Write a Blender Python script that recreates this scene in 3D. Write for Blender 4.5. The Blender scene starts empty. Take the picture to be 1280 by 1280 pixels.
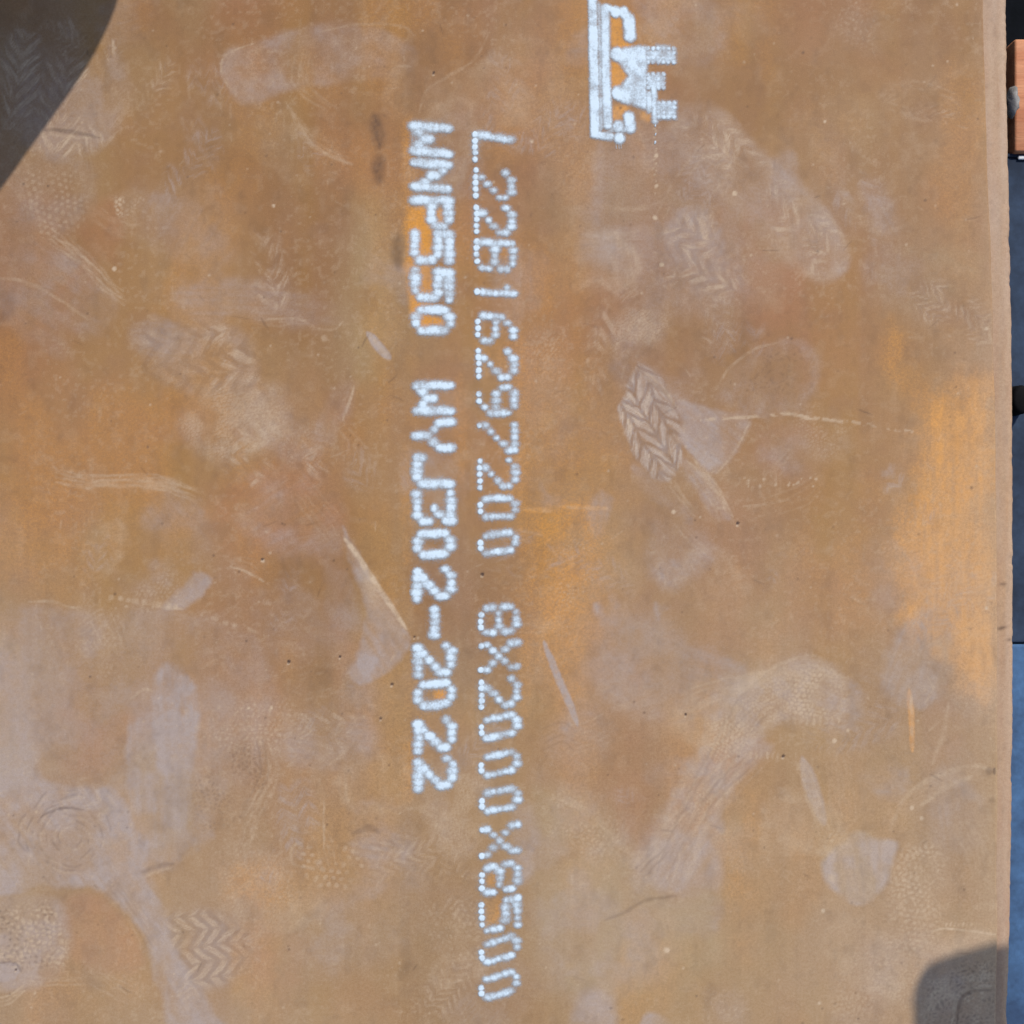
import bpy, bmesh, math
import numpy as np

# ------------------------------------------------------------------ camera, sky, sun, exposure
S = bpy.context.scene
COL = S.collection
CAM_H = 1.30                                  # phone held 1.3 m above the plate
cam_d = bpy.data.cameras.new('camera'); cam = bpy.data.objects.new('camera', cam_d); COL.objects.link(cam)
cam.location = (0, 0, CAM_H); cam.rotation_euler = (0, 0, 0)
cam_d.sensor_width = 36.0; cam_d.lens = 36.0 * CAM_H / 1.28
cam_d.clip_start = 0.02; cam_d.clip_end = 200
S.camera = cam

SUN_AZ = math.radians(27.0); SUN_EL = math.radians(45.0)
SD = (math.sin(SUN_AZ) * math.cos(SUN_EL), math.cos(SUN_AZ) * math.cos(SUN_EL), math.sin(SUN_EL))
W = bpy.data.worlds.new('World'); S.world = W; W.use_nodes = True
wn = W.node_tree.nodes; wl = W.node_tree.links
sky = wn.new('ShaderNodeTexSky'); sky.sky_type = 'NISHITA'; sky.sun_disc = False
sky.ozone_density = 1.6; sky.sun_elevation = SUN_EL; sky.sun_rotation = SUN_AZ
bg = wn['Background']; bg.inputs['Strength'].default_value = 0.145
wl.new(sky.outputs[0], bg.inputs['Color'])
sl = bpy.data.lights.new('sun', 'SUN'); sl.energy = 3.35; sl.angle = math.radians(0.53); sl.color = (1.0, 0.95, 0.87)
so = bpy.data.objects.new('sun', sl); COL.objects.link(so)
so.rotation_euler = (math.pi / 2 - SUN_EL, 0, math.pi - SUN_AZ); so.location = (1, 2, 3)
S.view_settings.view_transform = 'Standard'; S.view_settings.look = 'None'
S.view_settings.gamma = 1.0; S.view_settings.use_curve_mapping = False
S.view_settings.exposure = 0.0
S.cycles.max_bounces = 4; S.cycles.diffuse_bounces = 2; S.cycles.glossy_bounces = 2; S.cycles.transparent_max_bounces = 6

# ------------------------------------------------------------------ helpers
def wx(px): return (px - 640.0) / 1000.0       # the plate was measured in millimetres from its middle
def wy(py): return -(py - 640.0) / 1000.0
def lin(r, g, b):
    f = lambda c: (c / 255 / 12.92) if c <= 10.3 else ((c / 255 + 0.055) / 1.055) ** 2.4
    return (f(r), f(g), f(b), 1.0)
def tag(o, label=None, cat=None, group=None, kind=None):
    if label: o['label'] = label
    if cat: o['category'] = cat
    if group: o['group'] = group
    if kind: o['kind'] = kind
    return o
def mesh_np(name, V, F, mat, parent=None, smooth=True):
    me = bpy.data.meshes.new(name)
    V = np.asarray(V, np.float32); F = np.asarray(F, np.int32)
    me.vertices.add(len(V)); me.vertices.foreach_set('co', V.ravel())
    me.loops.add(F.size); me.loops.foreach_set('vertex_index', F.ravel())
    me.polygons.add(len(F)); me.polygons.foreach_set('loop_start', np.arange(0, F.size, F.shape[1], dtype=np.int32))
    me.update(calc_edges=True)
    if smooth: me.polygons.foreach_set('use_smooth', np.ones(len(F), bool))
    me.materials.append(mat); me.validate()
    o = bpy.data.objects.new(name, me); COL.objects.link(o)
    if parent: o.parent = parent
    return o
def tone(X, Y):
    return np.stack([fbm(X / 200, Y / 200, 301, 2), fbm(X / 36, Y / 36, 311, 3), fbm(X / 8.3, Y / 200, 321, 3), fbm(X / 38, Y / 450, 331, 2)], -1)
def col_attr(o, name, rgb):
    a = o.data.attributes.new(name, 'FLOAT_COLOR', 'POINT')
    c = np.ones((len(rgb), 4), np.float32); c[:, :rgb.shape[1]] = rgb
    a.data.foreach_set('color', c.ravel())
def flt_attr(o, name, v):
    a = o.data.attributes.new(name, 'FLOAT', 'POINT'); a.data.foreach_set('value', np.asarray(v, np.float32))
def bm_obj(name, bm, mat, parent=None, smooth=False):
    bmesh.ops.recalc_face_normals(bm, faces=bm.faces[:])
    me = bpy.data.meshes.new(name); bm.to_mesh(me); bm.free(); me.materials.append(mat)
    if smooth:
        for p in me.polygons: p.use_smooth = True
    o = bpy.data.objects.new(name, me); COL.objects.link(o)
    if parent: o.parent = parent
    return o
def box_bm(x0, x1, y0, y1, z0, z1, bev=0.0, seg=2, jit=0.0, seed=0):
    bm = bmesh.new(); bmesh.ops.create_cube(bm, size=1)
    for v in bm.verts:
        v.co = ((x0 + x1) / 2 + v.co.x * (x1 - x0), (y0 + y1) / 2 + v.co.y * (y1 - y0), (z0 + z1) / 2 + v.co.z * (z1 - z0))
    if bev: bmesh.ops.bevel(bm, geom=bm.edges[:], offset=bev, segments=seg, affect='EDGES', profile=0.5)
    if jit:
        rg = np.random.default_rng(seed)
        for v in bm.verts: v.co += type(v.co)(tuple(rg.uniform(-jit, jit, 3)))
    return bm

rng = np.random.default_rng(7)
def vnoise(x, y, seed=0):
    """smooth lattice noise 0..1"""
    r = np.random.default_rng(seed); T = r.random((256, 256)).astype(np.float32)
    xi = np.floor(x).astype(np.int64); yi = np.floor(y).astype(np.int64)
    fx = (x - xi).astype(np.float32); fy = (y - yi).astype(np.float32)
    fx = fx * fx * (3 - 2 * fx); fy = fy * fy * (3 - 2 * fy)
    a = T[xi & 255, yi & 255]; b = T[(xi + 1) & 255, yi & 255]; c = T[xi & 255, (yi + 1) & 255]; d = T[(xi + 1) & 255, (yi + 1) & 255]
    return (a * (1 - fx) + b * fx) * (1 - fy) + (c * (1 - fx) + d * fx) * fy
def fbm(x, y, seed=0, o=3):
    s = 0; a = .5; t = 0
    for k in range(o):
        s = s + a * vnoise(x * 2 ** k, y * 2 ** k, seed + k); t += a; a *= .5
    return s / t
def sstep(a, b, x):
    t = np.clip((x - a) / (b - a), 0, 1); return t * t * (3 - 2 * t)
def seg_d(X, Y, a, b):
    dx, dy = b[0] - a[0], b[1] - a[1]; L = dx * dx + dy * dy + 1e-9
    t = np.clip(((X - a[0]) * dx + (Y - a[1]) * dy) / L, 0, 1)
    return np.hypot(X - a[0] - t * dx, Y - a[1] - t * dy), t
def poly_sd(X, Y, P):
    d = np.full(X.shape, 1e9, np.float32); ins = np.zeros(X.shape, bool); n = len(P)
    for i in range(n):
        a, b = P[i], P[(i + 1) % n]
        d = np.minimum(d, seg_d(X, Y, a, b)[0])
        c = (a[1] > Y) != (b[1] > Y)
        xi = (b[0] - a[0]) * (Y - a[1]) / (b[1] - a[1] + 1e-9) + a[0]
        ins ^= c & (X < xi)
    return np.where(ins, -d, d)
def spline(P, n=6):
    P = [np.array(p, float) for p in P]; Q = [2 * P[0] - P[1]] + P + [2 * P[-1] - P[-2]]; out = []
    for i in range(1, len(Q) - 2):
        for k in range(n):
            t = k / n
            out.append(.5 * ((2 * Q[i]) + (-Q[i - 1] + Q[i + 1]) * t + (2 * Q[i - 1] - 5 * Q[i] + 4 * Q[i + 1] - Q[i + 2]) * t * t
                             + (-Q[i - 1] + 3 * Q[i] - 3 * Q[i + 1] + Q[i + 2]) * t ** 3))
    out.append(P[-1]); return [tuple(p) for p in out]

# ------------------------------------------------------------------ materials
def nodes(name):
    m = bpy.data.materials.new(name); m.use_nodes = True
    nt = m.node_tree; b = nt.nodes['Principled BSDF']; return m, nt, b
def N(nt, t, **kw):
    n = nt.nodes.new(t)
    for k, v in kw.items():
        if k in n.inputs.keys() if hasattr(n.inputs, 'keys') else False: n.inputs[k].default_value = v
        else: setattr(n, k, v)
    return n
def noise(nt, scale, detail=3, rough=.55, vec=None):
    n = nt.nodes.new('ShaderNodeTexNoise'); n.inputs['Scale'].default_value = scale
    n.inputs['Detail'].default_value = detail; n.inputs['Roughness'].default_value = rough
    if vec is not None: nt.links.new(vec, n.inputs['Vector'])
    return n.outputs['Fac']
def math_n(nt, op, a, b=None, clamp=False):
    n = nt.nodes.new('ShaderNodeMath'); n.operation = op; n.use_clamp = clamp
    for i, v in enumerate((a, b)):
        if v is None: continue
        if isinstance(v, (int, float)): n.inputs[i].default_value = v
        else: nt.links.new(v, n.inputs[i])
    return n.outputs[0]
def mixc(nt, f, a, b, mode='MIX'):
    n = nt.nodes.new('ShaderNodeMix'); n.data_type = 'RGBA'; n.blend_type = mode
    for sock, v in ((n.inputs[0], f), (n.inputs[6], a), (n.inputs[7], b)):
        if isinstance(v, (int, float, tuple)): sock.default_value = v
        else: nt.links.new(v, sock)
    return n.outputs[2]
def remap(nt, v, a, b, c=0., d=1.):
    n = nt.nodes.new('ShaderNodeMapRange'); n.clamp = True
    nt.links.new(v, n.inputs[0])
    for i, q in enumerate((a, b, c, d)): n.inputs[i + 1].default_value = q
    return n.outputs[0]
def objvec(nt, scale=(1, 1, 1)):
    tc = nt.nodes.new('ShaderNodeTexCoord'); mp = nt.nodes.new('ShaderNodeMapping')
    mp.inputs['Scale'].default_value = scale; nt.links.new(tc.outputs['Object'], mp.inputs[0]); return mp.outputs[0]

AK = 0.86     # albedo relative to the colours below
def alb(r, g, b):
    c = lin(r, g, b); return (c[0] * AK, c[1] * AK, c[2] * AK, 1)

def rust_material(name):
    m, nt, b = nodes(name)
    ov = objvec(nt)
    n_fine = noise(nt, 300, 2, .8, ov); n_gr = noise(nt, 900, 1, .6, ov)
    at = []
    for nm in ('wear_a', 'wear_b', 'tone'):
        a = nt.nodes.new('ShaderNodeAttribute'); a.attribute_name = nm
        s = nt.nodes.new('ShaderNodeSeparateColor'); nt.links.new(a.outputs['Color'], s.inputs[0]); at += list(s.outputs)
        if nm == 'tone': at.append(a.outputs['Alpha'])
    n_big, n_mid, n_st, n_st2 = at[6:10]
    c = mixc(nt, remap(nt, n_big, .32, .68), alb(154, 111, 70), alb(168, 126, 80))
    c = mixc(nt, math_n(nt, 'MULTIPLY', remap(nt, n_st2, .5, .75), .35), c, alb(172, 126, 62))
    c = mixc(nt, math_n(nt, 'MULTIPLY', remap(nt, n_mid, .48, .75), .40), c, alb(160, 120, 88))
    grain = remap(nt, n_fine, .3, .7, -.09, .09)
    def layer(c, f, col, g=1.0):
        gm = math_n(nt, 'MULTIPLY', math_n(nt, 'MULTIPLY', grain, g), remap(nt, f, 0., .3))
        return mixc(nt, math_n(nt, 'ADD', f, gm, True), c, col)
    c = layer(c, at[3], alb(178, 120, 84))            # reddish film
    c = layer(c, at[5], alb(176, 148, 108))            # olive grey dust, plus the painted light gradient
    c = layer(c, at[1], alb(226, 154, 64), 2.2)        # bright fresh rust
    c = layer(c, at[0], alb(179, 159, 148), .8)        # grey wiped dust, plus the tint of the shaded corner
    c = layer(c, at[2], alb(212, 184, 152), .8)        # pale print edges, scratches, plus the painted light gradient
    c = layer(c, at[4], alb(78, 58, 50), 1.0)          # dark stains, pits
    c = mixc(nt, 1.0, c, mixc(nt, remap(nt, n_st, .25, .75), (.978, .978, .978, 1), (1.022, 1.022, 1.022, 1)), 'MULTIPLY')
    c = mixc(nt, 1.0, c, mixc(nt, remap(nt, n_fine, .25, .75), (.955, .955, .955, 1), (1.045, 1.045, 1.045, 1)), 'MULTIPLY')
    c = mixc(nt, 1.0, c, mixc(nt, remap(nt, n_gr, .25, .75), (.95, .95, .95, 1), (1.05, 1.05, 1.05, 1)), 'MULTIPLY')
    c = mixc(nt, math_n(nt, 'MULTIPLY', remap(nt, n_gr, .66, .76), .22), c, alb(216, 186, 150)); c = mixc(nt, math_n(nt, 'MULTIPLY', remap(nt, n_gr, .34, .25), .25), c, alb(110, 80, 52))
    nt.links.new(c, b.inputs['Base Color'])
    nt.links.new(remap(nt, n_mid, .3, .7, .62, .78), b.inputs['Roughness'])
    b.inputs['Specular IOR Level'].default_value = .3
    bp = nt.nodes.new('ShaderNodeBump'); bp.inputs['Strength'].default_value = .25; bp.inputs['Distance'].default_value = .0004
    nt.links.new(n_gr, bp.inputs['Height']); nt.links.new(bp.outputs[0], b.inputs['Normal'])
    return m
M_RUST = rust_material('rusty_steel')

def paint_material():
    m, nt, b = nodes('white_marking_paint')
    ov = objvec(nt)
    a = nt.nodes.new('ShaderNodeAttribute'); a.attribute_name = 'coverage'
    n1 = noise(nt, 420, 3, .65, ov); n2 = noise(nt, 120, 2, .5, ov)
    f = math_n(nt, 'ADD', a.outputs['Fac'], remap(nt, n1, .3, .7, -.13, .13))
    al = remap(nt, f, .08, .92)
    c = mixc(nt, remap(nt, f, .35, .95), alb(196, 206, 214), alb(226, 242, 252))
    c = mixc(nt, math_n(nt, 'MULTIPLY', remap(nt, n2, .55, .75), .3), c, alb(196, 198, 200))
    nt.links.new(c, b.inputs['Base Color']); b.inputs['Roughness'].default_value = .7
    b.inputs['Specular IOR Level'].default_value = .25
    nt.links.new(al, b.inputs['Alpha'])
    bp = nt.nodes.new('ShaderNodeBump'); bp.inputs['Strength'].default_value = .15; bp.inputs['Distance'].default_value = .0005
    nt.links.new(n1, bp.inputs['Height']); nt.links.new(bp.outputs[0], b.inputs['Normal'])
    return m
M_PAINT = paint_material()

def simple(name, c0, c1, scale=20, rough=.6, stretch=(1, 1, 1), bump=.2, dist=.001, lo=.35, hi=.65):
    m, nt, b = nodes(name)
    ov = objvec(nt, stretch); n1 = noise(nt, scale, 5, .6, ov); n2 = noise(nt, scale * 9, 3, .6, ov)
    c = mixc(nt, remap(nt, n1, lo, hi), lin(*c0), lin(*c1))
    c = mixc(nt, 1.0, c, mixc(nt, remap(nt, n2, .3, .7), (.85, .85, .85, 1), (1.12, 1.12, 1.12, 1)), 'MULTIPLY')
    nt.links.new(c, b.inputs['Base Color']); b.inputs['Roughness'].default_value = rough
    bp = nt.nodes.new('ShaderNodeBump'); bp.inputs['Strength'].default_value = bump; bp.inputs['Distance'].default_value = dist
    nt.links.new(n2, bp.inputs['Height']); nt.links.new(bp.outputs[0], b.inputs['Normal'])
    return m
M_DECK_SHADED = simple('shaded_blue_paint', (28, 40, 58), (50, 66, 88), 14, .9)  # darker blue stands in for shade lying on the first panel
M_DECK = simple('worn_blue_paint', (52, 74, 104), (74, 108, 146), 14, .9)
M_BLOCK = simple('orange_brown_timber', (186, 112, 72), (212, 146, 104), 14, .75, (.35, 4, 4), .4)
M_TIMBER = simple('timber', (120, 90, 62), (150, 118, 84), 10, .8, (1, 8, 8), .4)
M_GREY = simple('grey_mortar', (120, 116, 112), (160, 156, 150), 60, .9, bump=.6)
M_BLACK = simple('black_rubber', (8, 8, 9), (14, 13, 14), 40, .8); M_BLACK.node_tree.nodes['Principled BSDF'].inputs['Specular IOR Level'].default_value = .15
M_SHADE_GROUND = simple('shade_dark_ground', (14, 16, 20), (20, 22, 27), 12, .95); M_SHADE_GROUND.node_tree.nodes['Principled BSDF'].inputs['Specular IOR Level'].default_value = .08  # near-black colour stands in for the shade down in the recess

# ------------------------------------------------------------------ the setting: ground far below the stack
bm = bmesh.new(); bmesh.ops.create_grid(bm, x_segments=8, y_segments=8, size=30)
for v in bm.verts: v.co.z = -0.9
tag(bm_obj('ground', bm, M_SHADE_GROUND), kind='structure')

# ------------------------------------------------------------------ the big marked plate
def frange(a, b, n): return list(np.linspace(a, b, n, endpoint=False))
STEP = 1.5
cols_t = frange(-740, -20, 14) + frange(-20, 1200, int(1220 / STEP)) + [None] * 31
rows = np.array(frange(-3610, -60, 30) + frange(-60, -20, 4) + frange(-20, 1300, int(1320 / STEP)) + frange(1300, 1340, 4) + list(np.linspace(1340, 4890, 31)), np.float32)
EY = [-3600, 0, 110, 200, 300, 400, 520, 700, 900, 1050, 1200, 1300, 4900]
EX = [1224, 1229, 1231, 1234, 1238, 1241, 1244, 1246, 1247, 1246.5, 1246, 1245, 1243]
edge = np.interp(rows, EY, EX) + 1.0 * (vnoise(rows * .02, rows * 0, 3) - .5) + .5 * (vnoise(rows * .11, rows * 0, 4) - .5)
nr, nc = len(rows), len(cols_t)
PX = np.zeros((nr, nc), np.float32)
nfix = nc - 31
PX[:, :nfix] = np.array(cols_t[:nfix], np.float32)[None, :]
tt = np.linspace(0, 1, 31, dtype=np.float32)
PX[:, nfix:] = 1200 + tt[None, :] * (edge[:, None] - 1200)
PY = np.repeat(rows[:, None], nc, 1).astype(np.float32)
WEAR = {k: np.zeros((nr, nc), np.float32) for k in ('dust', 'orange', 'pale', 'red', 'dark', 'olive')}
Z = np.zeros((nr, nc), np.float32)
colref = PX[nr // 2]

def win(x0, y0, x1, y1):
    r0, r1 = np.searchsorted(rows, (y0, y1)); c0, c1 = np.searchsorted(colref, (x0 - 3, x1 + 3))
    return slice(max(r0 - 1, 0), min(r1 + 1, nr)), slice(max(c0 - 1, 0), min(c1 + 1, nc))
def put(k, w, a): WEAR[k][w] = 1 - (1 - WEAR[k][w]) * (1 - np.clip(a, 0, 1))
def wob(X, Y, amp, sc, seed):
    return X + amp * 2 * (fbm(X / sc, Y / sc, seed) - .5), Y + amp * 2 * (fbm(X / sc + 31, Y / sc + 17, seed + 5) - .5)
_seed = [100]
def ns(): _seed[0] += 11; return _seed[0]
def area(k, P, a, soft0=8, tex=.35, ts=14, streak=None, wobble=4, closed_spline=True, fade=None, inner=None, even=False):
    """soft-edged dirty patch; streak=(angle_deg, period_px) adds wipe lines; inner: only a rim of this width"""
    soft = soft0 * (1.5 if a < .5 else 1.1)
    if closed_spline: P = spline(list(P) + [P[0]], 4)[:-1]
    xs = [p[0] for p in P]; ys = [p[1] for p in P]; g = soft + 2 * wobble + 3
    w = win(min(xs) - g, min(ys) - g, max(xs) + g, max(ys) + g); X, Y = PX[w], PY[w]; s = ns()
    Xw, Yw = wob(X, Y, wobble * 1.6, 24, s)
    sd = poly_sd(Xw, Yw, P); m = sstep(soft, -soft, sd)
    br = fbm(X / 38, Y / 38, s + 13, 3); m = m * ((.85 + .3 * br) if even else (.55 + .75 * sstep(.36, .62, br)))
    an0 = np.random.default_rng(s).uniform(0, 6.28); cx0, cy0 = sum(xs) / len(xs), sum(ys) / len(ys); ext = max(max(xs) - min(xs), max(ys) - min(ys)) * .5 + 1
    if a < .5: m = m * (.62 + .38 * sstep(-.8, .6, ((X - cx0) * math.cos(an0) + (Y - cy0) * math.sin(an0)) / ext + 1.2 * (br - .5)))
    if inner: m = m * (.35 + .65 * sstep(-inner * 2, -inner * .2, sd))
    if tex: m = m * (1 - tex + tex * 1.6 * fbm(X / ts, Y / ts, s + 3, 4))
    if streak:
        an = math.radians(streak[0]); v = -X * math.sin(an) + Y * math.cos(an); u = X * math.cos(an) + Y * math.sin(an)
        v = v + 3 * fbm(u / 60, v / 60, s + 9)
        m = m * (.45 + 1.1 * fbm(v / streak[1], u / (streak[1] * 18), s + 7, 3))
    if fade: m = m * sstep(fade[0], fade[1], (X * fade[2] + Y * fade[3]))
    put(k, w, a * m)
def line(k, P, a, r=1.2, soft=1.2, taper=True, dash=0, curve=True, wobble=1.5):
    if curve and len(P) > 2: P = spline(P, 6)
    xs = [p[0] for p in P]; ys = [p[1] for p in P]; g = r + soft + 6
    w = win(min(xs) - g, min(ys) - g, max(xs) + g, max(ys) + g); X, Y = PX[w], PY[w]; s = ns()
    Xw, Yw = wob(X, Y, wobble, 14, s); m = np.zeros_like(X); n = len(P) - 1
    for i in range(n):
        d, t = seg_d(Xw, Yw, P[i], P[i + 1]); f = (i + t) / n
        rr = r * (np.sqrt(np.clip(1.02 - (2 * f - 1) ** 2, 0, 1)) if taper else 1)
        m = np.maximum(m, sstep(rr + soft, rr - soft * .4, d))
    if dash: m = m * sstep(.42, .62, fbm(X / dash, Y / dash, s + 4, 2))
    q = (.45 + .55 * sstep(.36, .6, fbm(X / 11, Y / 11, s + 14, 2))) if k == 'pale' and not dash else 1.0
    put(k, w, (a * .85 if k == 'pale' else a) * m * q * (.6 + .8 * fbm(X / 5, Y / 5, s + 8, 2)))
def lines(k, P, n, spread, a, r=.8, **kw):
    """a bundle of n nearly parallel scratches"""
    P = np.array(P, float); d = P[-1] - P[0]; nv = np.array([-d[1], d[0]]) / (np.hypot(*d) + 1e-9)
    for i in range(n):
        o = (i / (max(n - 1, 1)) - .5) * spread; q = P + nv * o + rng.uniform(-1.2, 1.2, P.shape)
        q = q[0] + (q - q[0]) * 1.0; sh = d / (np.hypot(*d) + 1e-9) * rng.uniform(-.1, .1) * np.hypot(*d)
        line(k, [tuple(p + sh) for p in q], a * rng.uniform(.35, .95), r * rng.uniform(.6, 1.2), **dict({'soft': 1.8, 'wobble': 2.5}, **kw))
def chevrons(k, P, ang, period, vwidth, a, slope=1.0, duty=.5, soft=6, ph=0, gap=.12, lug=.6, kdark=.0, streaky=True, strong=.12):
    """herringbone sole print inside polygon P; ang = walking direction in degrees, image axes"""
    xs = [p[0] for p in P]; ys = [p[1] for p in P]; g = soft + 8
    w = win(min(xs) - g, min(ys) - g, max(xs) + g, max(ys) + g); X, Y = PX[w], PY[w]; s = ns()
    Xw, Yw = wob(X, Y, 5.5, 34, s); Xw, Yw = wob(Xw, Yw, 1.4, 6, s + 40); P2 = spline(list(P) + [P[0]], 4)[:-1]
    m = sstep(soft, -soft, poly_sd(Xw, Yw, P2)); an = math.radians(ang)
    cx, cy = sum(xs) / len(xs), sum(ys) / len(ys)
    u = (Xw - cx) * math.cos(an) + (Yw - cy) * math.sin(an); v = -(Xw - cx) * math.sin(an) + (Yw - cy) * math.cos(an)
    q = v / vwidth + ph; cell = np.floor(q); fv = q - cell
    tri = np.where(np.mod(cell, 2) == 0, fv, 1 - fv) * vwidth * slope
    t = np.mod((u + tri) / period, 1.0)
    on = sstep(0, .12, t) * sstep(duty + .12, duty, t)
    on = on * (1 - lug * (sstep(gap, gap * .4, fv) + sstep(1 - gap, 1 - gap * .4, fv)))
    tx = (.35 + .9 * fbm(X / 9, Y / 9, s + 3, 3)) * (strong + (1 - strong) * sstep(.40, .62, fbm(X / 30, Y / 30, s + 21, 3)))
    if streaky: tx = tx * (.25 + 1.5 * sstep(.25, .75, fbm((u + tri * 1.6) / 2.6, v / 22, s + 6, 2)))
    if strong < .3: a = a * .85
    put(k, w, a * m * on * tx)
    put('dust', w, a * .45 * m * tx)
    if kdark: put('dark', w, kdark * m * (1 - on) * (.4 + .8 * fbm(X / 12, Y / 12, s + 5)))
def studs(k, P, step, r, a, ang=20, soft=8, jit=.25):
    """mesh/dot sole texture"""
    xs = [p[0] for p in P]; ys = [p[1] for p in P]; g = soft + 6
    w = win(min(xs) - g, min(ys) - g, max(xs) + g, max(ys) + g); X, Y = PX[w], PY[w]; s = ns()
    m = sstep(soft, -soft, poly_sd(*wob(X, Y, 5, 20, s), spline(list(P) + [P[0]], 4)[:-1])); an = math.radians(ang)
    Xj, Yj = wob(X, Y, step * jit * 1.6, step * 1.7, s + 2)
    u = (Xj * math.cos(an) + Yj * math.sin(an)) / step; v = (-Xj * math.sin(an) + Yj * math.cos(an)) / (step * .87)
    u = u + .5 * np.mod(np.floor(v), 2); d = np.hypot(np.mod(u, 1) - .5, np.mod(v, 1) - .5) * step
    put(k, w, a * m * sstep(r + 1.2, r - .8, d) * sstep(.25, .65, fbm(X / 20, Y / 20, s + 4, 2)))
def spot(x, y, r, k='pale', a=.9, soft=1.2): 
    w = win(x - r - 4, y - r - 4, x + r + 4, y + r + 4); X, Y = PX[w], PY[w]
    Xw, Yw = wob(X, Y, r * .35, r * 1.2 + 1, ns()); put(k, w, a * sstep(r + soft, r - soft * .5, np.hypot(Xw - x, Yw - y)))
def pit(x, y, r=1.8):
    spot(x, y, r, 'dark', .9, .8); spot(x - .6, y + 2.6, r * .8, 'pale', .75, .8)
    w = win(x - 5, y - 5, x + 5, y + 5); Z[w] -= .0006 * sstep(r + 1, 0, np.hypot(PX[w] - x, PY[w] - y))

# -- broad tones ----------------------------------------------------
w = (slice(None), slice(None)); X, Y = PX, PY
big = fbm(X / 210, Y / 260, 41, 4); big2 = fbm(X / 150 + 9, Y / 190 + 3, 57, 4); big3 = fbm(X / 120 + 5, Y / 170, 77, 4)
put('dust', w, .12 * sstep(.48, .72, big))
put('red', w, .26 * sstep(.46, .72, big2))
put('olive', w, .25 * sstep(.48, .70, big3))
put('olive', w, .40 * sstep(550, 1250, Y) * (.4 + .9 * fbm(X / 90, Y / 90, 91, 3)))  # gradient of the light painted in as colour, paler downwards
put('orange', w, .14 * sstep(.5, .75, fbm(X / 80 + 3, Y / 150, 23, 4)))
put('dust', w, .12 * sstep(560, 250, X) * sstep(680, 900, Y) * (.3 + 1.1 * fbm(X / 40, Y / 40, 95, 4)))
put('pale', w, .10 * sstep(600, 1250, Y) + .13 * sstep(500, 1240, X) * sstep(400, 1100, Y) + .07 * sstep(850, 1250, X))  # painted light gradient, brighter towards bottom and right
put('pale', w, .16 * sstep(1205, 1243, X) * (.5 + fbm(X / 30, Y / 120, 33)))
# film wiped back in overlapping foot-sized patches
for i in range(46):
    cx, cy = rng.uniform(-10, 1230), rng.uniform(-10, 1290); L = rng.uniform(35, 90); B = L * rng.uniform(.3, .6); an = rng.uniform(0, math.pi)
    P = []
    for k in range(9):
        t = k / 9 * 2 * math.pi; q = rng.uniform(.75, 1.2)
        P.append((cx + q * (L * math.cos(t) * math.cos(an) - B * math.sin(t) * math.sin(an)), cy + q * (L * math.cos(t) * math.sin(an) + B * math.sin(t) * math.cos(an))))
    kind = ['dust', 'red', 'olive', 'pale', 'dust'][i % 5]
    area(kind, P, rng.uniform(.09, .22) * (.6 if kind == 'pale' else 1), rng.uniform(3, 16), .55, rng.uniform(6, 18), (rng.uniform(0, 180), rng.uniform(3, 7)), 7)
for i in range(26):
    cx, cy = rng.uniform(20, 1230), rng.uniform(10, 1270); an = rng.uniform(0, 6.28); L = rng.uniform(20, 75); bn = rng.uniform(-.5, .5)
    P = [(cx, cy), (cx + L * .5 * math.cos(an), cy + L * .5 * math.sin(an)), (cx + L * math.cos(an + bn), cy + L * math.sin(an + bn))]
    lines('pale', P, int(rng.integers(3, 8)), rng.uniform(6, 20), rng.uniform(.10, .22), .8, soft=2.4)

# older, half worn-away prints everywhere, one over the other
for i in range(70):
    cx, cy = rng.uniform(0, 1230), rng.uniform(0, 1280); L = rng.uniform(38, 85); B = L * rng.uniform(.38, .55); an = rng.uniform(0, math.pi); P = []
    for k in range(10):
        t = k / 10 * 2 * math.pi; q = rng.uniform(.85, 1.1) * (1 - .18 * math.cos(2 * t))
        P.append((cx + q * (L * math.cos(t) * math.cos(an) - B * math.sin(t) * math.sin(an)), cy + q * (L * math.cos(t) * math.sin(an) + B * math.sin(t) * math.cos(an))))
    dg = math.degrees(an); am = rng.uniform(.16, .34) * (.75 if cy < 300 else 1)
    if i % 8 == 0: chevrons(['pale', 'dust'][i % 8 == 0], P, dg, rng.uniform(11, 24), rng.uniform(12, 26), am, rng.uniform(.7, 1.3), .55, soft=10, strong=0)
    elif i % 3 == 1: studs('pale', P, rng.uniform(4.5, 9), rng.uniform(1.3, 2.4), am, dg, 12, .6); area('dust', P, am * .7, 10, .6, 10)
    elif i % 3 == 2: area('dust', P, am * 1.1, 6, .6, 9, (dg + rng.uniform(-15, 15), rng.uniform(2.5, 5)), 8); area('dark', P, am * .25, 14, .7, 7)
    else: area(['pale', 'olive', 'red'][i % 3], P, am * .8, 5, .6, 8, (dg + 90, rng.uniform(3, 6)), 8, True, None, rng.uniform(6, 14))
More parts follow.
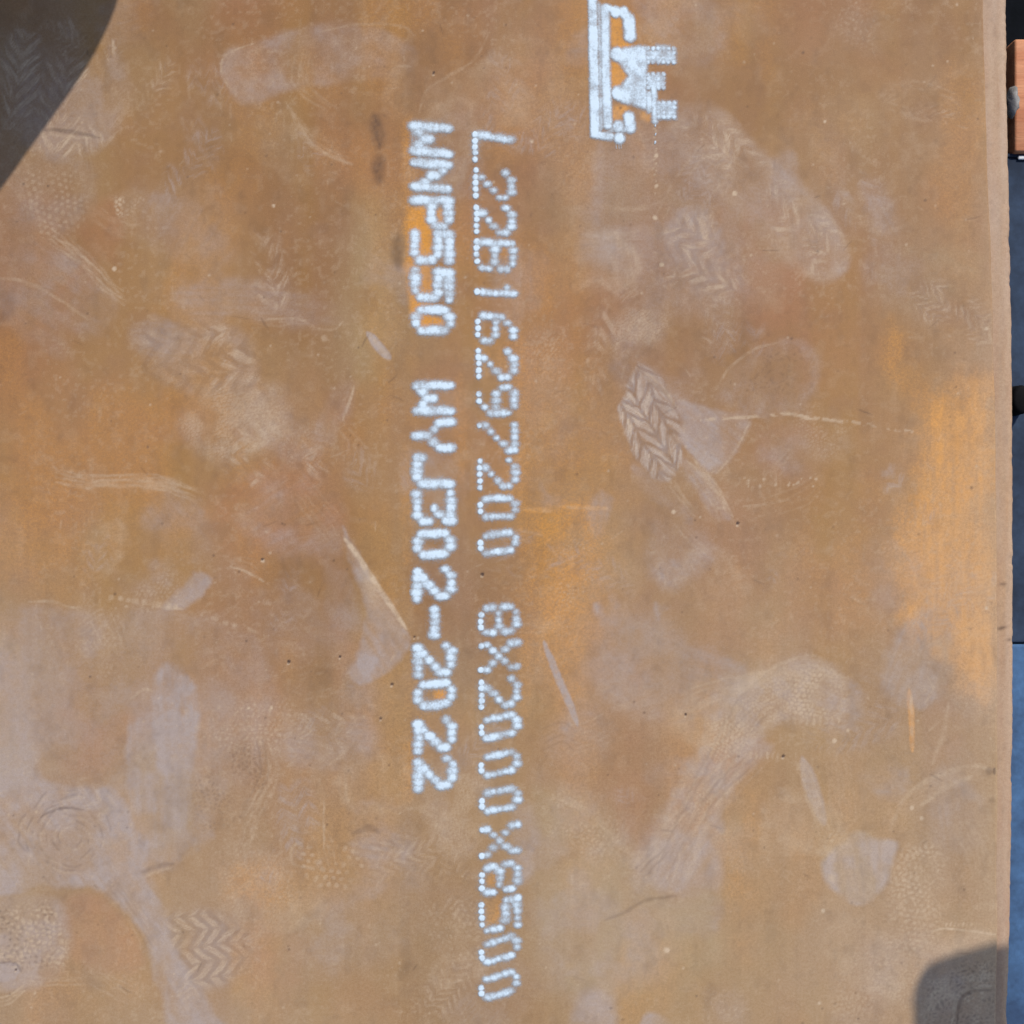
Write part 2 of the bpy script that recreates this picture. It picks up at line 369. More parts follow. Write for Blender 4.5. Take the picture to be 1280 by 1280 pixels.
# thin tread marks of many soles
for i in range(34):
    cx, cy = rng.uniform(20, 1220), rng.uniform(20, 1270); L = rng.uniform(35, 70); B = L * rng.uniform(.4, .55); an = rng.uniform(0, math.pi); P = []
    for k in range(9):
        t = k / 9 * 2 * math.pi; q = rng.uniform(.8, 1.15)
        P.append((cx + q * (L * math.cos(t) * math.cos(an) - B * math.sin(t) * math.sin(an)), cy + q * (L * math.cos(t) * math.sin(an) + B * math.sin(t) * math.cos(an))))
    dg = math.degrees(an)
    chevrons(['dust', 'pale'][i % 2], P, dg, rng.uniform(9, 22), rng.uniform(11, 24), rng.uniform(.16, .30), rng.uniform(.6, 1.3), rng.uniform(.4, .6), soft=9, strong=0, kdark=.05)
    if i % 3 == 0:
        c0, s0 = math.cos(an), math.sin(an)
        for o in (-.9, -.55, .55, .9): line('pale', [(cx - L * .8 * c0 - o * B * s0, cy - L * .8 * s0 + o * B * c0), (cx - o * B * 1.15 * s0, cy + o * B * 1.15 * c0), (cx + L * .8 * c0 - o * B * s0, cy + L * .8 * s0 + o * B * c0)], .16, 1.1, 2, dash=9)
# -- upper left ------------------------------------------------------
area('dust', [(45, 60), (110, 70), (150, 75), (162, 120), (150, 160), (125, 185), (60, 190), (20, 170), (20, 110)], .32, 8, .4)
chevrons('pale', [(30, 15), (100, 20), (150, 55), (160, 110), (140, 170), (100, 195), (40, 190), (5, 150), (0, 70)], 100, 19, 30, .42, 1.1, .55, soft=8)
line('dark', [(55, 162), (90, 165), (125, 172)], .35, 2.2, 2); line('pale', [(60, 168), (95, 172), (128, 170)], .3, 1.5)
area('dust', [(20, 220), (60, 190), (100, 200), (115, 235), (95, 285), (50, 290), (10, 270)], .25, 10)
studs('pale', [(30, 215), (105, 215), (100, 285), (40, 290)], 9, 2.4, .28)
lines('pale', [(100, 195), (106, 225), (103, 250)], 6, 22, .22)
area('pale', [(145, 250), (160, 242), (178, 246), (170, 258), (160, 280), (150, 275)], .2, 4, .6)
studs('pale', [(144, 246), (166, 242), (180, 250), (168, 262), (164, 286), (150, 275)], 6, 2.2, .85, 33, 3, .5)
area('dust', [(170, 235), (240, 225), (290, 255), (285, 310), (230, 320), (180, 300), (165, 265)], .26, 14, .4, 20, (120, 6))
lines('pale', [(66, 298), (95, 318), (130, 355), (158, 375)], 5, 12, .5, .9); lines('pale', [(85, 300), (120, 330), (150, 365)], 2, 4, .4)
area('red', [(110, 255), (145, 250), (150, 330), (120, 320), (100, 290)], .3, 8)
area('dust', [(0, 310), (60, 300), (110, 330), (140, 380), (120, 420), (60, 400), (0, 380)], .30, 10, .4, 14, (35, 5))
line('pale', [(-8, 346), (30, 352), (70, 372), (110, 400)], .35, 1.6, 2); line('dark', [(0, 362), (10, 385), (0, 400)], .2, 6, 8)
area('dust', [(275, 88), (285, 65), (315, 52), (370, 38), (440, 30), (512, 52), (518, 86), (470, 100), (400, 104), (350, 118), (320, 130), (290, 124)], .38, 4, .4, 12)
line('pale', [(296, 118), (280, 100), (277, 80), (290, 64), (318, 54)], .45, 1.2); line('pale', [(400, 40), (450, 30), (500, 32), (520, 45)], .22, 1.2)
line('pale', [(490, 85), (505, 82), (515, 84)], .3, 1); line('pale', [(358, 128), (375, 158), (395, 185), (440, 205)], .35, 2, 2.5); lines('pale', [(370, 150), (390, 180), (430, 200)], 3, 8, .3)
area('pale', [(527, 150), (528, 122), (556, 96), (600, 80), (640, 40), (690, 60), (705, 110), (700, 168), (640, 162), (560, 160)], .17, 3, .4, 18); line('pale', [(524, 142), (532, 115), (560, 95), (590, 78), (612, 40)], .22, 1.4, 2)
for P in ([(468, 145), (472, 165), (474, 185)], [(474, 196), (472, 210), (473, 228)]): line('dark', P, .42, 6, 8); line('dark', P, .3, 2, 4, dash=5)
line('dark', [(497, 295), (496, 315), (499, 335)], .35, 5, 7)
area('olive', [(440, 240), (500, 240), (505, 330), (495, 440), (440, 470), (420, 360)], .35, 16)
area('dust', [(165, 420), (200, 405), (260, 400), (305, 415), (322, 445), (315, 480), (275, 492), (230, 490), (190, 470)], .25, 8)
chevrons('pale', [(165, 425), (215, 402), (285, 405), (322, 440), (318, 485), (250, 496), (190, 475)], 168, 26, 26, .40, 1.0, .6, soft=6, kdark=.14)
studs('pale', [(290, 455), (322, 440), (320, 475), (295, 478)], 4, 1.2, .35, 10, 3)
area('dust', [(215, 360), (290, 345), (400, 365), (430, 395), (400, 410), (300, 400), (220, 395)], .26, 8, .4, 14, (2, 4))
line('pale', [(320, 400), (370, 398), (395, 410), (418, 411), (428, 402)], .35, 1.4); spot(405, 423, 3, a=.4, soft=3)
lines('pale', [(320, 400), (350, 402), (385, 400)], 3, 8, .2)
line('dust', [(459, 416), (474, 434), (488, 449)], .85, 5.5, 2); line('pale', [(460, 416), (474, 434), (486, 447)], .35, 3, 2)
area('dust', [(416, 490), (444, 481), (441, 500), (430, 530), (405, 560), (395, 530)], .30, 6, .4, 14, (110, 5)); line('pale', [(443, 482), (437, 503), (428, 525)], .5, 1.4)
# -- left middle -----------------------------------------------------
lines('pale', [(85, 598), (120, 603), (170, 602), (215, 606), (260, 622)], 6, 16, .45, 1); area('pale', [(78, 585), (105, 588), (140, 598), (210, 598), (210, 612), (120, 612), (92, 606)], .22, 4)
chevrons('pale', [(270, 545), (340, 530), (395, 560), (405, 600), (350, 610), (285, 600)], 185, 24, 24, .32, .9, .55, soft=10)
area('red', [(260, 610), (330, 590), (400, 600), (432, 650), (430, 700), (360, 690), (280, 680)], .35, 12, .35); area('dust', [(330, 600), (395, 600), (428, 650), (430, 700), (350, 690), (300, 650)], .30, 12, .4, 14, (150, 6))
lines('pale', [(375, 610), (400, 640), (425, 670)], 5, 30, .22)
line('pale', [(288, 708), (310, 716), (330, 727)], .55, 1.2); lines('pale', [(295, 700), (315, 706), (325, 716)], 3, 10, .2)
area('dust', [(430, 662), (446, 690), (470, 732), (503, 782), (512, 800), (504, 820), (484, 838), (455, 856), (440, 840), (452, 800), (456, 760), (444, 715)], .85, 4, .2, 16, (55, 6))
line('pale', [(430, 672), (452, 702), (478, 742), (508, 786)], 1.0, 3.0, 2); area('pale', [(452, 712), (468, 725), (486, 762), (500, 790), (480, 790), (462, 750)], .35, 6)
area('red', [(415, 780), (440, 790), (460, 830), (470, 900), (455, 930), (430, 880)], .35, 10); area('dust', [(412, 760), (450, 770), (460, 850), (470, 930), (440, 940), (420, 850)], .3, 12)
area('dust', [(242, 716), (264, 722), (252, 746), (228, 762), (200, 764), (225, 738)], .55, 4, .3)
for i in range(9): spot(140 + i * 10 + rng.uniform(-2, 2), 747 + i * 1.4, rng.uniform(2, 3.4), a=.5 * rng.uniform(.4, 1), soft=2.5)
line('pale', [(190, 758), (210, 760), (228, 761)], .5, 1.6); line('pale', [(252, 768), (285, 780), (320, 790)], .4, 2, 3, dash=6); line('pale', [(35, 752), (60, 752), (98, 760)], .4, 1.4)
area('dust', [(-10, 775), (40, 755), (100, 764), (170, 764), (228, 762), (275, 775), (318, 795), (345, 850), (330, 930), (300, 980), (160, 990), (-10, 990)], .33, 6, .45, 20)
lines('pale', [(130, 770), (140, 795), (145, 815)], 5, 34, .3); lines('pale', [(100, 790), (120, 775), (130, 772)], 4, 20, .3); line('pale', [(160, 875), (178, 862), (192, 864)], .45, 1.8)
area('olive', [(-10, 790), (25, 800), (34, 880), (40, 970), (-10, 980)], .55, 8); area('dust', [(-10, 790), (28, 800), (36, 880), (42, 970), (-10, 980)], .45, 8)
area('dust', [(195, 842), (212, 828), (238, 842), (250, 880), (246, 920), (238, 960), (200, 965), (192, 890)], .80, 5, .2, 20, (88, 5))
area('dust', [(162, 900), (190, 890), (240, 900), (236, 960), (235, 1020), (232, 1060), (212, 1088), (180, 1092), (164, 1080), (158, 1000)], .52, 6, .3, 20, (88, 6))
area('olive', [(165, 930), (230, 930), (230, 1050), (175, 1080), (160, 1010)], .35, 10); line('dark', [(178, 1090), (200, 1082), (216, 1080)], .25, 2, 3); line('pale', [(176, 1098), (200, 1088), (214, 1086)], .4, 1.4)
# -- lower left smear river and prints ---------------------------------
RIV = [(-20, 958), (40, 964), (75, 984), (128, 982), (158, 1004), (165, 1036), (180, 1090), (198, 1130), (216, 1178), (242, 1220), (268, 1258), (285, 1300), (220, 1300), (203, 1245), (190, 1200), (176, 1166), (158, 1142), (132, 1120), (100, 1108), (50, 1108), (-20, 1112)]
area('dust', RIV, .66, 5, .25, 16, (55, 6)); area('dust', [(130, 985), (160, 1005), (170, 1050), (200, 1130), (235, 1215), (270, 1290), (235, 1290), (200, 1190), (165, 1130), (120, 1090), (120, 1020)], .55, 8, .2, 18, (58, 4))
lines('dark', [(140, 1100), (170, 1140), (195, 1185)], 4, 16, .18, 1); lines('pale', [(135, 1105), (165, 1140), (190, 1180)], 5, 22, .25, 1); lines('pale', [(225, 1245), (240, 1235), (246, 1240)], 5, 18, .5)
for r in range(14, 66, 8):
    P = [(88 + r * math.cos(t) * rng.uniform(.92, 1.08), 1046 + .95 * r * math.sin(t) * rng.uniform(.92, 1.08)) for t in np.linspace(rng.uniform(0, 3), rng.uniform(4.5, 7.5), 12)]
    line('dark', P, .20, 1.1, 1.4, dash=9); line('pale', [(p[0] + 2, p[1] + 2.5) for p in P], .22, 1.0, 1.4, dash=9)
line('dark', [(50, 1022), (75, 1010), (105, 1012)], .3, 1.6); area('red', [(80, 1120), (125, 1118), (160, 1150), (180, 1200), (150, 1215), (95, 1200), (80, 1160)], .5, 8)
area('red', [(60, 900), (100, 880), (140, 920), (130, 965), (70, 955)], .4, 12)
studs('pale', [(-5, 1135), (60, 1130), (82, 1170), (75, 1210), (-5, 1200)], 8, 2.6, .5, 15, 6, .5); studs('dark', [(-5, 1135), (60, 1130), (82, 1170), (75, 1210), (-5, 1200)], 9, 2.0, .3, 50, 6, .5); area('dust', [(-10, 1120), (70, 1125), (85, 1175), (70, 1225), (-10, 1230)], .5, 8)
area('dust', [(-10, 1205), (18, 1206), (24, 1216), (16, 1228), (-10, 1230)], .7, 2, .1); line('dark', [(-5, 1203), (18, 1204), (26, 1214)], .4, 1.1)
for q in range(3): line('pale', [(-5, 1248 + q * 5), (14, 1243 + q * 5), (32, 1230 + q * 4)], .5, 1.1)
lines('pale', [(25, 1225), (60, 1227), (100, 1226)], 3, 8, .4); lines('pale', [(118, 1218), (140, 1232), (162, 1244)], 5, 22, .35)
chevrons('pale', [(205, 1142), (255, 1138), (300, 1155), (318, 1185), (300, 1218), (250, 1232), (222, 1200)], 172, 17, 20, .36, 1.0, .55, soft=6, kdark=.16)
area('dust', [(200, 1140), (260, 1136), (312, 1165), (318, 1200), (270, 1235), (225, 1225)], .35, 8)
area('orange', [(280, 1080), (340, 1070), (370, 1100), (350, 1130), (290, 1130)], .28, 14); area('red', [(320, 1160), (370, 1160), (380, 1230), (350, 1270), (310, 1250)], .45, 14)
studs('dark', [(245, 960), (310, 930), (335, 970), (310, 1020), (260, 1040), (235, 1010)], 7, 1.8, .22, 20, 8, .6); lines('pale', [(330, 930), (340, 970), (320, 1010), (305, 1055)], 4, 14, .28, 1.2); lines('dark', [(322, 930), (330, 970), (312, 1010)], 2, 8, .2)
area('dust', [(325, 900), (380, 915), (460, 900), (465, 945), (400, 960), (350, 950)], .34, 8, .4, 14, (5, 4)); chevrons('pale', [(330, 905), (400, 890), (460, 900), (462, 940), (400, 960), (345, 950)], 175, 20, 18, .24, 1, .5)
line('pale', [(405, 1002), (405, 1030), (405, 1062)], .5, 1.1); area('dust', [(440, 1010), (490, 1002), (520, 1030), (512, 1080), (470, 1085), (440, 1060)], .45, 8, .35, 14, (10, 5)); line('dark', [(440, 1042), (460, 1035), (475, 1040)], .25, 3, 3)
for r in (1.0, .8): line('pale', [(392, 1095 - 10 * r), (368, 1080), (365, 1060), (380, 1052)], .25, 1.4, 2)
studs('pale', [(370, 1060), (420, 1050), (460, 1080), (440, 1110), (385, 1105)], 11, 3, .35, 5, 6, .3)
area('dust', [(400, 1120), (430, 1118), (500, 1060), (530, 1080), (500, 1180), (440, 1215), (390, 1220), (370, 1190)], .33, 14, .4); area('pale', [(325, 1140), (380, 1118), (410, 1130), (370, 1165), (328, 1160)], .2, 4)
line('dark', [(500, 1222), (505, 1212), (512, 1206)], .2, 4, 7); line('dark', [(360, 1170), (385, 1150), (410, 1125)], .1, 3, 6)
# -- orange / yellow rust ----------------------------------------------
area('orange', [(1150, 560), (1165, 500), (1200, 480), (1241, 470), (1244, 600), (1244, 720), (1243, 850), (1228, 872), (1200, 850), (1168, 800), (1140, 792), (1126, 745), (1124, 690), (1142, 630)], .72, 26, .25, 9, (90, 5), 14, even=True); area('pale', [(1140, 560), (1160, 490), (1241, 440), (1244, 860), (1190, 840), (1130, 770), (1128, 680)], .20, 30, .2, 20, even=True, wobble=16)
area('orange', [(1160, 600), (1240, 560), (1242, 760), (1180, 780), (1145, 740), (1150, 660)], .22, 26, .4, 8)
area('orange', [(1205, 790), (1240, 780), (1240, 865), (1222, 868), (1205, 830)], .65, 10, .2); studs('orange', [(1125, 640), (1180, 600), (1210, 760), (1150, 795), (1122, 740)], 5, 1.6, .45, 20, 12, .6)
line('orange', [(1137, 862), (1139, 890), (1141, 940)], .8, 3, 2); line('pale', [(1138, 868), (1140, 895), (1141, 935)], .5, 1.6); area('orange', [(1115, 400), (1140, 420), (1150, 480), (1125, 490), (1105, 450)], .3, 14)
area('orange', [(672, 660), (720, 640), (745, 690), (735, 780), (700, 840), (675, 800)], .34, 34, .5, 5, even=True, wobble=16); area('orange', [(650, 440), (740, 450), (790, 540), (770, 680), (740, 800), (690, 860), (655, 760)], .24, 40, .5, 7, even=True, wobble=20); studs('orange', [(670, 650), (735, 620), (750, 720), (725, 800), (690, 850), (672, 760)], 5, 1.8, .42, 30, 16, .7); studs('pale', [(690, 680), (735, 670), (740, 730), (700, 800)], 6, 1.2, .28, 10, 14, .8)
area('orange', [(960, 640), (1100, 600), (1120, 760), (1000, 800)], .12, 40, .5, 12); area('orange', [(650, 300), (680, 320), (690, 480), (660, 480)], .2, 20)
area('orange', [(905, 985), (945, 990), (955, 1080), (930, 1200), (905, 1150)], .16, 16); area('orange', [(20, 600), (80, 610), (130, 680), (90, 740), (10, 720)], .15, 24)
area('orange', [(200, 600), (260, 640), (255, 700), (215, 720), (190, 660)], .15, 20)
for (a, b) in (((700, 633), (760, 636)), ((655, 637), (690, 639))): line('pale', [a, ((a[0] + b[0]) / 2, a[1] + 1), b], .3, 2, 2); line('orange', [a, b], .4, 2.5, 2)
# bare orange rust framed by the spray marking
area('orange', [(505, 258), (532, 256), (540, 276), (542, 320), (541, 370), (540, 408), (524, 410), (510, 380), (505, 330)], .95, 6, .2, 5, None, 5, even=True)
for P in ([(544, 262), (553, 262), (555, 276), (546, 278)], [(524, 396), (552, 397), (553, 405), (526, 406)], [(543, 862), (556, 862), (556, 874), (544, 873)], [(763, 22), (776, 22), (778, 45), (790, 58), (766, 58), (762, 40)], [(762, 78), (776, 80), (783, 94), (776, 108), (762, 108)], [(764, 132), (784, 132), (782, 142), (774, 150), (765, 148)], [(804, 138), (815, 140), (812, 152), (802, 146)]):
    area('orange', P, .9, 4, .25, 5, None, 2, even=True)
for P in ([(614, 408), (622, 404), (622, 416), (612, 418)], [(612, 1090), (620, 1090), (620, 1104), (612, 1104)], [(606, 1124), (628, 1124), (626, 1150), (608, 1155)], [(630, 306), (640, 308), (638, 326), (628, 322)], [(522, 690), (556, 690), (552, 684), (524, 682)], [(504, 150), (515, 148), (515, 250), (504, 250)]):
    area('orange', P, .40, 4, .2, 5, None, 2)
for x0, ya, yb in ((508, 560, 700), (510, 930, 1000), (575, 470, 600), (652, 420, 700), (655, 790, 900)): line('orange', [(x0, ya), (x0 + 2, (ya + yb) / 2), (x0, yb)], .16, 6, 9)
DP = [(838, 150), (872, 128), (905, 140), (960, 195), (1020, 245), (1056, 300), (1056, 338), (1025, 352), (985, 330), (930, 270), (870, 225), (838, 185)]
area('dust', DP, .30, 5, .5, 10, (45, 6), 4, True, None, 18); area('pale', DP, .14, 5, .5, 10, None, 4, True, None, 14)
chevrons('pale', [(850, 150), (900, 145), (960, 205), (1000, 250), (985, 300), (930, 260), (870, 215)], 45, 18, 22, .34, 1.0, .55, soft=8, strong=.05); chevrons('pale', [(985, 270), (1030, 262), (1056, 310), (1030, 348), (990, 325)], 45, 15, 18, .30, 1.0, .55, soft=8, strong=.05)
# -- upper right -------------------------------------------------------
area('dust', [(800, 150), (840, 130), (900, 180), (935, 225), (990, 240), (1020, 300), (960, 360), (880, 400), (800, 380), (740, 330), (730, 240), (760, 190)], .24, 18, .5); area('red', [(930, 250), (1010, 290), (1030, 380), (1000, 440), (930, 390), (900, 310)], .34, 20)
lines('pale', [(865, 170), (895, 195), (925, 215)], 6, 22, .28, 1); area('dust', [(960, 200), (992, 195), (990, 255), (965, 250)], .3, 6, .3, 14, (92, 5))
area('dust', [(985, 285), (1008, 268), (1036, 272), (1056, 300), (1060, 330), (1040, 352), (1015, 350), (995, 325)], .36, 4, .4, 12, None, 3, True, None, 12); lines('dark', [(1010, 290), (1020, 300), (1030, 295)], 4, 26, .16)
line('pale', [(1030, 265), (1048, 285), (1058, 310)], .25, 1.4)
area('dust', [(1078, 232), (1100, 226), (1120, 260), (1118, 290), (1090, 285)], .34, 7, .3, 14, (60, 5))
line('dust', [(750, 180), (748, 230), (746, 280)], .22, 5, 8); lines('pale', [(732, 290), (770, 294), (800, 294)], 4, 9, .3, 1); area('dust', [(728, 290), (800, 288), (810, 320), (770, 335), (730, 325)], .36, 8, .4, 14, (5, 5)); line('pale', [(745, 255), (790, 262), (830, 252)], .22, 2, 3)
chevrons('pale', [(830, 290), (870, 272), (910, 300), (930, 350), (900, 370), (850, 350)], 205, 20, 20, .34, 1.0, .55, soft=9, kdark=.10)
chevrons('pale', [(880, 380), (905, 370), (918, 410), (905, 440), (880, 430)], 240, 12, 16, .26, 1, .55, soft=8)
area('dust', [(895, 495), (915, 462), (945, 436), (985, 424), (1020, 434), (1026, 470), (1010, 505), (980, 520), (930, 518)], .32, 5, .5, 8, (110, 6), 3, True, None, 16)
studs('dark', [(930, 480), (960, 440), (1020, 440), (1010, 500), (960, 515)], 9, 1.8, .2, 30, 8, .7); line('pale', [(895, 488), (912, 460), (940, 438), (975, 428)], .25, 1.6)
area('dust', [(850, 498), (900, 512), (938, 520), (930, 548), (912, 575), (893, 593), (872, 580), (852, 545)], .55, 4, .3, 18, (40, 6)); line('pale', [(937, 528), (918, 565), (895, 592)], .38, 1.2)
line('pale', [(868, 524), (910, 523), (950, 520), (990, 518), (1030, 524), (1080, 530), (1140, 540)], .6, 1.4, 1.6, dash=6, taper=False); line('pale', [(985, 514), (1005, 522), (1020, 525)], .6, 1.6, 1.2)
for i in range(16): spot(rng.uniform(930, 1020), 603 + rng.uniform(-6, 5), rng.uniform(.8, 1.8), a=.55)
line('pale', [(870, 634), (930, 634), (1000, 622)], .3, 1.6, dash=10); lines('pale', [(965, 632), (1000, 620), (1020, 605)], 4, 24, .22)
area('red', [(940, 530), (1025, 535), (1030, 590), (950, 590)], .22, 12); area('dust', [(945, 535), (1022, 540), (1025, 592), (955, 590)], .30, 10)
# the clear herringbone print
BR = [(798, 455), (815, 465), (845, 500), (852, 525), (848, 575), (835, 600), (815, 595), (795, 570), (778, 530), (774, 510), (782, 490)]
area('dust', BR, .30, 4); chevrons('dust', BR, 62, 21, 19, .95, 1.25, .70, soft=3, gap=.16, lug=.85, kdark=.22, strong=.42); _seed[0] -= 11; chevrons('pale', BR, 62, 21, 19, .50, 1.25, .66, soft=3, gap=.18, lug=.9, strong=.36)
for P in ([(795, 458), (822, 478), (842, 500)], [(800, 466), (826, 486), (848, 510)]): line('pale', P, .4, 1.3)
area('dust', [(792, 580), (815, 590), (838, 610), (868, 645), (850, 648), (825, 625), (800, 605)], .40, 5, .4, 10, (48, 4)); area('dust', [(850, 570), (868, 582), (895, 610), (915, 645), (900, 650), (878, 625), (858, 600)], .55, 4, .3, 10, (52, 3.5))
lines('pale', [(862, 574), (885, 598), (905, 625), (915, 643)], 4, 8, .7, 1); lines('pale', [(836, 598), (852, 622), (868, 640)], 3, 7, .5, 1); lines('pale', [(880, 610), (893, 630), (900, 648)], 4, 18, .4)
area('dust', [(820, 650), (875, 660), (895, 690), (870, 720), (830, 735), (805, 700)], .36, 8, .4, 12, (40, 5)); lines('pale', [(850, 655), (870, 680), (888, 692)], 2, 8, .4); chevrons('pale', [(815, 670), (860, 660), (870, 705), (835, 735), (810, 710)], 40, 16, 16, .2)
# -- right middle / lower right ------------------------------------------
line('dust', [(680, 802), (695, 840), (710, 875), (722, 908)], .95, 4.2, 2); area('dust', [(735, 775), (800, 765), (850, 790), (860, 850), (800, 880), (740, 860)], .38, 14); 
for (x, y, r) in ((768, 752, 7), (826, 764, 9), (752, 640, 15), (686, 628, 13), (750, 765, 6)):
    area('dust', [(x + r * rng.uniform(.5, 1.3) * math.cos(t), y + 1.5 * r * rng.uniform(.5, 1.3) * math.sin(t)) for t in np.linspace(0, 5.6, 8)], .52 if r < 10 else .3, 4, .5, 6, (95, 4), 5)
area('dust', [(690, 905), (725, 880), (762, 905), (755, 950), (715, 965), (685, 945)], .42, 8, .4, 8, (20, 4)); lines('pale', [(715, 925), (735, 920), (755, 910)], 6, 34, .3); lines('dark', [(680, 925), (705, 915), (720, 925)], 4, 26, .16)
area('dust', [(675, 965), (720, 975), (770, 1005), (840, 1100), (830, 1200), (760, 1240), (690, 1230), (665, 1100)], .34, 18, .45, 9); area('olive', [(670, 990), (740, 1000), (830, 1120), (890, 1110), (895, 1200), (780, 1250), (680, 1210)], .50, 16, .4, 8)
studs('pale', [(675, 1000), (720, 990), (780, 1040), (760, 1080), (700, 1060), (670, 1040)], 7, 2, .3, 20, 8, .7); line('pale', [(690, 995), (735, 1015), (780, 1060), (800, 1080)], .25, 3, 3)
area('dust', [(640, 1010), (668, 1012), (672, 1070), (650, 1105), (640, 1090)], .65, 8); area('dust', [(715, 1280), (722, 1248), (745, 1238), (770, 1250), (765, 1290)], .6, 8); area('dust', [(795, 1290), (805, 1268), (825, 1266), (838, 1290)], .7, 4)
line('dark', [(757, 1150), (785, 1138), (810, 1125), (845, 1120)], .24, 1.6, 2.4); area('dust', [(805, 1130), (840, 1120), (895, 1125), (895, 1165), (840, 1165), (800, 1150)], .40, 5, .4, 12, (8, 5)); spot(833, 1188, 3.2, a=.7, soft=2.5)
PINK = [(918, 920), (950, 925), (965, 940), (920, 978), (900, 1000), (905, 1060), (895, 1115), (840, 1120), (795, 1095), (800, 1050), (835, 1010), (870, 965)]
area('red', PINK, .42, 6, .3); area('dust', PINK, .46, 5, .3, 16, (128, 7)); lines('pale', [(940, 945), (905, 980), (870, 1020), (830, 1060)], 5, 40, .38, 1.2); lines('dark', [(938, 950), (900, 985), (880, 1010)], 3, 14, .18, 1.4)
studs('pale', [(880, 900), (930, 905), (925, 935), (890, 950), (870, 930)], 6, 2, .42, 40, 6, .4); lines('dark', [(800, 1090), (815, 1075), (830, 1060)], 3, 14, .25)
area('red', [(745, 940), (800, 920), (815, 1000), (790, 1060), (755, 1030)], .4, 18)
# arched sole edge
AR = [(838, 1080), (862, 1020), (895, 960), (925, 905), (960, 870), (1005, 855), (1045, 880)]
line('dust', AR, .20, 30, 14, taper=False, wobble=9); line('dust', AR, .36, 28, 14, taper=False, wobble=9, dash=16); lines('dark', AR[:5], 5, 34, .14, 1.2); lines('pale', AR, 6, 44, .26, 1.0); line('pale', [(p[0] - 22, p[1] - 16) for p in AR], .22, 4, 4, taper=False); line('pale', [(p[0] + 22, p[1] + 14) for p in AR[:5]], .26, 3, 4, taper=False)
studs('pale', [(850, 1000), (900, 900), (960, 845), (1040, 845), (1055, 890), (960, 905), (910, 960), (870, 1030)], 5.5, 1.7, .34, 35, 10, .4)
for o in range(5): line('pale', [(862 + o * 3, 862 + o * 6), (900, 850 + o * 6), (945, 842 + o * 4), (985 - o, 826 + o * 5), (1020, 820 + o * 6), (1040, 838 + o * 5), (1060, 850 + o * 3)], .30 * (1 - .1 * o), 1.7, 1.6)
area('pale', [(858, 858), (900, 846), (950, 840), (945, 862), (890, 868), (866, 874)], .24, 5); area('dust', [(870, 860), (960, 845), (1010, 822), (1050, 845), (1060, 880), (1030, 905), (960, 905), (880, 900)], .25, 8)
studs('pale', [(970, 840), (1030, 835), (1060, 860), (1045, 895), (985, 890)], 6.5, 2.2, .55, 10, 6, .3); 
for i in range(9): line('pale', [(985 + i * 8, 897 + abs(4 - i) * -.6), (985 + i * 8, 908 - (i - 4) ** 2 * .3)], .42, 1.5, 1, curve=False)
for i in range(6): line('pale', [(938 + i * 7, 940), (938 + i * 7, 949)], .5, 1.4, 1, curve=False)
line('dust', [(1003, 948), (1015, 985), (1030, 1030)], .55, 8, 3); lines('pale', [(1000, 950), (1013, 990), (1030, 1038)], 5, 13, .45, 1.1); lines('pale', [(1045, 940), (1052, 990), (1055, 1030)], 6, 30, .16, 1.5)
TH = [(1034, 1066), (1055, 1048), (1072, 1040), (1096, 1048), (1118, 1052), (1114, 1085), (1103, 1112), (1078, 1130), (1055, 1124), (1034, 1100), (1026, 1080)]
area('dust', TH, .72, 4, .2, 14, (85, 7), 3); area('olive', TH, .55, 5); lines('dark', [(1060, 1070), (1062, 1090), (1066, 1105)], 4, 30, .14, 1); studs('pale', [(1020, 1040), (1060, 1038), (1050, 1065), (1026, 1075)], 7, 2, .35, 0, 4, .5); spot(1040, 1098, 4, a=.45, soft=3)
line('pale', [(1112, 1038), (1130, 1000), (1160, 975), (1210, 958), (1240, 962)], .42, 2.2, 3); line('pale', [(1150, 1008), (1180, 985), (1215, 970)], .45, 2.5, 3); area('pale', [(1130, 1020), (1150, 985), (1205, 960), (1238, 965), (1190, 985), (1150, 1012)], .18, 5)
area('dust', [(1132, 850), (1150, 838), (1168, 850), (1168, 872), (1152, 886), (1136, 876)], .75, 4, .2); line('pale', [(1160, 845), (1166, 862), (1155, 880)], .3, 1.2); area('red', [(1150, 880), (1190, 880), (1200, 930), (1165, 960), (1148, 930)], .26, 10); line('pale', [(1186, 880), (1178, 920), (1165, 955)], .35, 2.5, 3)
for a in (.3, .2): studs('pale', [(1130, 1060), (1170, 1055), (1180, 1120), (1165, 1180), (1120, 1190), (1110, 1120)], 8, 2.3, a + .15, 15, 10, .5)
lines('pale', [(1205, 1030), (1222, 1060), (1230, 1085)], 6, 34, .34, 1.6); line('pale', [(1166, 1164), (1180, 1161), (1200, 1162), (1245, 1168)], .75, 1.2); area('pale', [(1170, 1166), (1215, 1163), (1240, 1170), (1200, 1190), (1172, 1190)], .30, 6)
for i in range(7): line('pale', [(1184 + i * 5, 1153), (1182 + i * 5.2, 1158)], .6, 1.2, .8, curve=False); 
for i in range(8): line('pale', [(1218 + i * 4, 1130 - i * .8), (1217 + i * 4, 1138)], .35, 1.2, .8, curve=False)
area('dust', [(1150, 1190), (1243, 1170), (1244, 1300), (1150, 1300)], .36, 8, .3, 8, even=True)  # grey tint in the outline of the cast corner shadow
